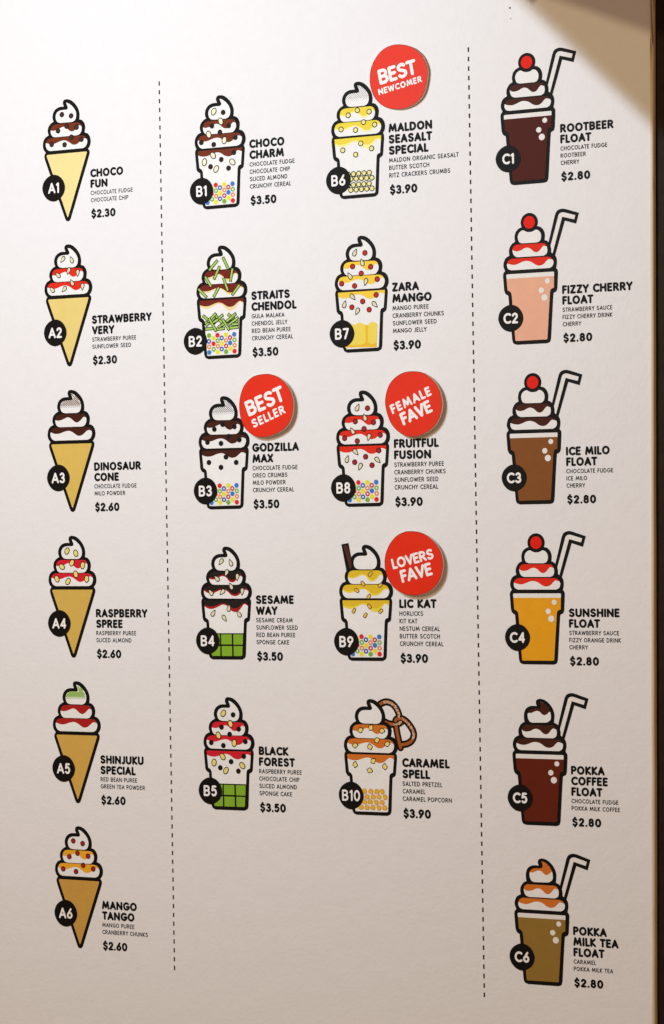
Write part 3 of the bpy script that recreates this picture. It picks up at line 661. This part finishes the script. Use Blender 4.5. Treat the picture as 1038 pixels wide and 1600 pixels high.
# floats
def floatp(px, py, label, code, sauce, drinkm, swirl_top=False, top_sauce=None):
    org = P(px, py); t = thing('float_picture', label, 'drink picture', org, GCg)
    cc = c_cherry_c
    if swirl_top: polys = [c_sil, c_straw_sil, d_blob_sil]; key = 'flsilD'
    else: polys = [c_sil, c_straw_sil, ell(cc, 14.0, 14.2, 0, 28)]; key = 'flsil'
    obj('outline', M_(key, 'outline', polys, L1, INK), t)
    obj('straw', M_('straw', 'straw', [c_straw_fill], L2, CLEAR), t)
    if swirl_top:
        top = obj('soft_serve_top', M_('dblob', 'soft_serve_top', [d_white], L2, WHITE), t)
        obj('sauce', M_('dblobs', 'sauce', [d_sauce], L3, top_sauce), top)
    else:
        obj('soft_serve_top', M_('cblob', 'soft_serve_top', [c_blob], L2, WHITE), t)
        obj('cherry', M_('cherry', 'cherry', [ell(cc, 9.3, 9.5, 0, 28)], L3, cherry), t)
    for k, a, b in (('cm', c_mid, c_mids), ('cl', c_low, c_lows)):
        ti = obj('soft_serve_tier', M_(k, 'soft_serve_tier', [a], L2, WHITE), t); obj('sauce', M_(k+'s', 'sauce', [b], L3, sauce), ti)
    g_ = obj('glass', M_('ccup', 'glass', [c_cup], L2, CLEAR), t)
    dk = obj('drink', M_('cdrink', 'drink', [c_drink], L3, drinkm), g_)
    for i, (c, r) in enumerate(c_bub): obj('bubble', M_('bub%d' % i, 'bubble', [ell(c, r, r, 0, 20)], L4, CLEAR), t)
    badge(t, zc_.pt(193, 607+R), 20.2, code, 16.4)
floatp(900.6, 80.3, 'printed root beer float in the top right corner, dark brown drink, badge C1', 'C1', choco, mat('root_beer_print', (76, 22, 8)))
floatp(904.7, 332.7, 'printed float of pink fizzy drink with cherry and straw, badge C2', 'C2', straw_red, mat('pink_drink_print', (236, 176, 146)))
floatp(910.1, 585.3, 'printed float of mid-brown malt drink with cherry and dark fudge, badge C3', 'C3', choco, mat('malt_drink_print', (134, 80, 34)))
floatp(915.4, 838.0, 'printed float of orange drink with cherry and red sauce, badge C4', 'C4', straw_red, mat('orange_drink_print', (236, 164, 26)))
floatp(919.6, 1092.0, 'printed coffee float with dark fudge tip, no cherry, dark brown drink, badge C5', 'C5', choco, mat('coffee_print', (100, 32, 8)), True, choco)
floatp(922.6, 1343.8, 'printed milk tea float with orange caramel tip and khaki drink, badge C6', 'C6', caramel, mat('milk_tea_print', (150, 116, 50)), True, caramel)

# ------------------------------------------------------------------ captions
BOLD = mat('lettering_black', (14, 11, 9)); LIGHT = BOLD; LIGHTA = mat('lettering_black_hazed', (70, 62, 44))  # LIGHTA is the black ink with the top left haze painted in
def caption(px, py, titles, ingr, price, s=1.0, grp='captions', light=BOLD):
    org = P(px, py); low = (' '.join(titles)).upper()
    words = {1: 'one ingredient', 2: 'two ingredient', 3: 'three ingredient', 4: 'four ingredient', 5: 'five ingredient'}[len(ingr)]
    t = thing('menu_caption', CAPL[low], 'menu text', org, grp)
    y = 0.0; Wb, Hb = 3.6*s, (10.4 if s == 1 else 10.7)*s; Wl, Hl = 1.25*s, 5.9*s
    obj('price', mesh_from('price', [(text_mesh(price, (0.6*s, 0), 10.7*s, 3.45*s, .105 if s == 1 else .17, 0, 1.03 if s == 1 else 1.06), L1, BOLD)]), t)
    y = 26.0*s
    for ln in reversed(ingr):
        obj('ingredient_line', mesh_from('ingredient_line', [(text_mesh(ln, (0, y), Hl, Wl, .17, 0, LWX), L1, light)]), t); y += 11.65*s
    y += 0.1
    for ln in reversed(titles):
        obj('title_line', mesh_from('title_line', [(text_mesh(ln, (0, y), Hb, Wb, .105, 0, BWX), L1, BOLD)]), t); y += 17.35*s
    return t
LWX, BWX = 0.88, 1.0
CAPL = {
 'CHOCO FUN': 'black lettering CHOCO FUN with $2.30, beside the top cone A1', 'STRAWBERRY VERY': 'black lettering STRAWBERRY VERY with $2.30, beside cone A2', 'DINOSAUR CONE': 'black lettering DINOSAUR CONE with $2.60, beside cone A3',
 'RASPBERRY SPREE': 'black lettering RASPBERRY SPREE with $2.60, beside cone A4', 'SHINJUKU SPECIAL': 'black lettering SHINJUKU SPECIAL with $2.60, beside cone A5', 'MANGO TANGO': 'black lettering MANGO TANGO with $2.60, beside the bottom cone A6',
 'CHOCO CHARM': 'black lettering CHOCO CHARM with $3.50, beside cup B1', 'STRAITS CHENDOL': 'black lettering STRAITS CHENDOL with $3.50, beside cup B2', 'GODZILLA MAX': 'black lettering ending in MAX with $3.50, under the BEST SELLER disc',
 'SESAME WAY': 'black lettering SESAME WAY with $3.50, beside cup B4', 'BLACK FOREST': 'black lettering BLACK FOREST with $3.50, beside cup B5', 'MALDON SEASALT SPECIAL': 'three title lines ending SEASALT SPECIAL with $3.90, beside cup B6',
 'ZARA MANGO': 'two title lines ending in MANGO above MANGO PUREE and $3.90, beside cup B7', 'FRUITFUL FUSION': 'black lettering FRUITFUL FUSION with $3.90, under the FEMALE FAVE disc', 'LIC KAT': 'single title line with five thin lines and $3.90, under the LOVERS FAVE disc',
 'CARAMEL SPELL': 'black lettering CARAMEL SPELL with $3.90, beside cup B10', 'ROOTBEER FLOAT': 'black lettering ROOTBEER FLOAT with $2.80, beside float C1', 'FIZZY CHERRY FLOAT': 'black lettering FIZZY CHERRY FLOAT with $2.80, beside float C2',
 'ICE MILO FLOAT': 'float caption starting with ICE and CHOCOLATE FUDGE line, beside float C3', 'SUNSHINE FLOAT': 'black lettering SUNSHINE FLOAT with $2.80, beside float C4', 'POKKA COFFEE FLOAT': 'three title lines ending COFFEE FLOAT with $2.80, beside float C5',
 'POKKA MILK TEA FLOAT': 'three title lines ending MILK TEA FLOAT with $2.80, beside float C6'}
gA, gB, gC = 'captions of the cones', 'captions of the cups', 'captions of the floats'
caption(142.6, 341.0, ['CHOCO', 'FUN'], ['CHOCOLATE FUDGE', 'CHOCOLATE CHIP'], '$2.30', 1, gA, LIGHTA)
caption(145.0, 569.9, ['STRAWBERRY', 'VERY'], ['STRAWBERRY PUREE', 'SUNFLOWER SEED'], '$2.30', 1, gA)
caption(148.5, 799.2, ['DINOSAUR', 'CONE'], ['CHOCOLATE FUDGE', 'MILO POWDER'], '$2.60', 1, gA)
caption(151.4, 1028.2, ['RASPBERRY', 'SPREE'], ['RASPBERRY PUREE', 'SLICED ALMOND'], '$2.60', 1, gA)
caption(158.2, 1256.6, ['SHINJUKU', 'SPECIAL'], ['RED BEAN PUREE', 'GREEN TEA POWDER'], '$2.60', 1, gA)
caption(160.8, 1484.0, ['MANGO', 'TANGO'], ['MANGO PUREE', 'CRANBERRY CHUNKS'], '$2.60', 1, gA)
caption(391.4, 320.6, ['CHOCO', 'CHARM'], ['CHOCOLATE FUDGE', 'CHOCOLATE CHIP', 'SLICED ALMOND', 'CRUNCHY CEREAL'], '$3.50', 1, gB)
caption(394.5, 557.7, ['STRAITS', 'CHENDOL'], ['GULA MALAKA', 'CHENDOL JELLY', 'RED BEAN PUREE', 'CRUNCHY CEREAL'], '$3.50', 1, gB)
caption(396.0, 794.9, ['GODZILLA', 'MAX'], ['CHOCOLATE FUDGE', 'OREO CRUMBS', 'MILO POWDER', 'CRUNCHY CEREAL'], '$3.50', 1, gB)
caption(401.6, 1032.3, ['SESAME', 'WAY'], ['SESAME CREAM', 'SUNFLOWER SEED', 'RED BEAN PUREE', 'SPONGE CAKE'], '$3.50', 1, gB)
caption(406.2, 1268.2, ['BLACK', 'FOREST'], ['RASPBERRY PUREE', 'CHOCOLATE CHIP', 'SLICED ALMOND', 'SPONGE CAKE'], '$3.50', 1, gB)
caption(609.0, 304.2, ['MALDON', 'SEASALT', 'SPECIAL'], ['MALDON ORGANIC SEASALT', 'BUTTER SCOTCH', 'RITZ CRACKERS CRUMBS'], '$3.90', 1, gB)
caption(614.6, 547.0, ['ZARA', 'MANGO'], ['MANGO PUREE', 'CRANBERRY CHUNKS', 'SUNFLOWER SEED', 'MANGO JELLY'], '$3.90', 1, gB)
caption(617.4, 791.4, ['FRUITFUL', 'FUSION'], ['STRAWBERRY PUREE', 'CRANBERRY CHUNKS', 'SUNFLOWER SEED', 'CRUNCHY CEREAL'], '$3.90', 1, gB)
caption(625.6, 1035.6, ['LIC KAT'], ['HORLICKS', 'KIT KAT', 'NESTUM CEREAL', 'BUTTER SCOTCH', 'CRUNCHY CEREAL'], '$3.90', 1, gB)
caption(630.1, 1277.7, ['CARAMEL', 'SPELL'], ['SALTED PRETZEL', 'CARAMEL', 'CARAMEL POPCORN'], '$3.90', 1, gB)
caption(876.8, 283.1, ['ROOTBEER', 'FLOAT'], ['CHOCOLATE FUDGE', 'ROOTBEER', 'CHERRY'], '$2.80', .92, gC)
caption(880.0, 535.1, ['FIZZY CHERRY', 'FLOAT'], ['STRAWBERRY SAUCE', 'FIZZY CHERRY DRINK', 'CHERRY'], '$2.80', .92, gC)
caption(886.0, 787.2, ['ICE MILO', 'FLOAT'], ['CHOCOLATE FUDGE', 'ICE MILO', 'CHERRY'], '$2.80', .92, gC)
caption(890.4, 1039.7, ['SUNSHINE', 'FLOAT'], ['STRAWBERRY SAUCE', 'FIZZY ORANGE DRINK', 'CHERRY'], '$2.80', .92, gC)
caption(893.9, 1291.0, ['POKKA', 'COFFEE', 'FLOAT'], ['CHOCOLATE FUDGE', 'POKKA MILK COFFEE'], '$2.80', .92, gC)
caption(897.2, 1541.8, ['POKKA', 'MILK TEA', 'FLOAT'], ['CARAMEL', 'POKKA MILK TEA'], '$2.80', .92, gC)

# ------------------------------------------------------------------ dashed dividers
def divider(a, b, label, pitch=14.35, ln=7.0, wd=2.3):
    A, B = P(*a), P(*b); d = math.hypot(B[0]-A[0], B[1]-A[1]); n = int(round(d/pitch)); ang = math.atan2(-(B[0]-A[0]), -(B[1]-A[1]))
    t = thing('dashed_line', label, 'dashed line', A, 'dashed dividers between the columns')
    me = mesh_from('dash', [(([(-wd/2, -ln), (wd/2, -ln), (wd/2, 0), (-wd/2, 0)], [[0, 1, 2, 3]]), L1, BOLD)])
    for i in range(n+1):
        f = i/n; o = obj('dash', me, t, ((B[0]-A[0])*f, (B[1]-A[1])*f)); o.rotation_euler = (0, ang, 0)
divider((249, 127), (273, 1509), 'long vertical dashed line to the right of the cones')
divider((732, 74), (757, 1551), 'long vertical dashed line to the left of the tall floats')

# ------------------------------------------------------------------ red foam discs standing off the wall
red_face = mat('red_disc_face', (230, 46, 18), 0.5, 0.12, bump=(0.25, 0.3), var=0.02)
foam = mat('foam_edge', (238, 218, 192), 0.8, 0.1, bump=None, var=0.04)
seam = mat('red_rim_line', (130, 18, 14), 0.5)
def disc(ox, oy, k, outline, h, gap, label, lines):
    zz = Zoom(ox, oy, k, (0, 0), h)
    pts = zz.pts(outline); cx = sum(p[0] for p in pts)/len(pts); cz = sum(p[1] for p in pts)/len(pts); zz.org = (cx, cz)
    poly = clean(catmull(zz.pts(outline), 5, True))
    if area(poly) < 0: poly = poly[::-1]
    t = thing('red_disc', label, 'disc', (cx, cz), 'red foam discs fixed on the menu wall')
    n = len(poly); V = []; Fc = []
    prof = [(1.0, gap), (1.0, h-1.4), (0.998, h-0.5), (0.990, h-.1)]
    for s, d in prof: V += [(p[0]*s*MM, -d*MM, p[1]*s*MM) for p in poly]
    for r_ in range(3):
        for i in range(n): Fc.append([r_*n+i, r_*n+(i+1) % n, r_*n+n+(i+1) % n, r_*n+n+i])
    Fc.append(list(range(n))[::-1])
    me = bpy.data.meshes.new('foam_body'); me.from_pydata(V, [], Fc); me.materials.append(foam); me.update(); obj('foam_body', me, t)
    obj('spacer', box_ring(0, 0, 16, 0, gap+.5, foam), t)
    obj('face', mesh_from('face', [(tri([[(p[0]*.992, p[1]*.992) for p in poly]]), h, red_face)]), t)
    V = [(p[0]*.9985, p[1]*.9985) for p in poly]+[(p[0]*.984, p[1]*.984) for p in poly]
    obj('rim_line', mesh_from('rim_line', [((V, [[i, (i+1) % n, n+(i+1) % n, n+i] for i in range(n)]), h+.12, seam)]), t)
    for s, a, b, cap, w in lines:
        a_, b_ = zz.pt(*a), zz.pt(*b); tm = text_fit(s, a_, b_, cap, w)
        # thin dark edge round the letters
        obj('lettering', mesh_from('lettering', [(tm, h+.2, TEXTW)]), t)
def box_ring(cx, cz, r, d0, d1, m):
    n = 24; V = [((cx+r*math.cos(2*math.pi*k/n))*MM, -d*MM, (cz+r*math.sin(2*math.pi*k/n))*MM) for d in (d0, d1) for k in range(n)]
    me = bpy.data.meshes.new('spacer'); me.from_pydata(V, [], [[i, (i+1) % n, n+(i+1) % n, n+i] for i in range(n)]+[list(range(n, 2*n))]); me.materials.append(m); me.update(); return me
disc(570, 60, 9.436, [(510, 86), (640, 106), (750, 160), (850, 260), (910, 385), (930, 500), (915, 650), (880, 790), (810, 905), (700, 990), (580, 1035), (470, 1045), (340, 1028), (240, 975), (150, 880), (98, 760), (76, 640), (82, 500), (110, 390), (170, 275), (260, 170), (380, 105)],
     6.5, 3.0, 'round red disc lettered BEST NEWCOMER at the top of the wall', [('BEST', (225, 690), (783, 520), 24.0, 5.1), ('NEWCOMER', (212, 840), (850, 640), 10.0, 2.3)])
disc(370, 575, 9.436, [(430, 86), (545, 104), (640, 150), (730, 235), (795, 345), (833, 480), (836, 590), (815, 715), (765, 825), (690, 905), (580, 970), (470, 1008), (370, 1020), (260, 1000), (170, 940), (100, 850), (60, 740), (40, 610), (42, 480), (75, 335), (140, 215), (260, 118)],
     11, 7.5, 'round red disc lettered BEST SELLER in the middle of the wall', [('BEST', (182, 722), (730, 472), 25.5, 5.3), ('SELLER', (250, 890), (728, 662), 14.2, 3.1)])
disc(500, 570, 4.513, [(655, 45), (715, 52), (765, 78), (812, 125), (845, 185), (862, 260), (858, 320), (838, 385), (800, 440), (750, 478), (700, 500), (640, 508), (580, 490), (530, 450), (492, 395), (468, 320), (460, 255), (470, 190), (495, 130), (540, 82), (595, 53)],
     10.5, 6, 'round red disc lettered FEMALE FAVE, the upper of the two right discs in mid wall', [('FEMALE', (514, 350), (792, 212), 15.0, 3.5), ('FAVE', (590, 430), (800, 328), 20.0, 4.5)])
disc(595, 825, 9.436, [(450, 46), (560, 58), (660, 98), (755, 168), (840, 270), (893, 380), (918, 500), (915, 610), (885, 735), (820, 845), (730, 925), (610, 978), (500, 995), (370, 978), (260, 930), (170, 850), (100, 730), (65, 600), (58, 490), (80, 360), (140, 225), (235, 115), (345, 58)],
     10, 6.5, 'round red disc lettered LOVERS FAVE, lowest of the red discs', [('LOVERS', (184, 612), (792, 452), 16.5, 3.6), ('FAVE', (318, 814), (775, 690), 20.0, 4.3)])
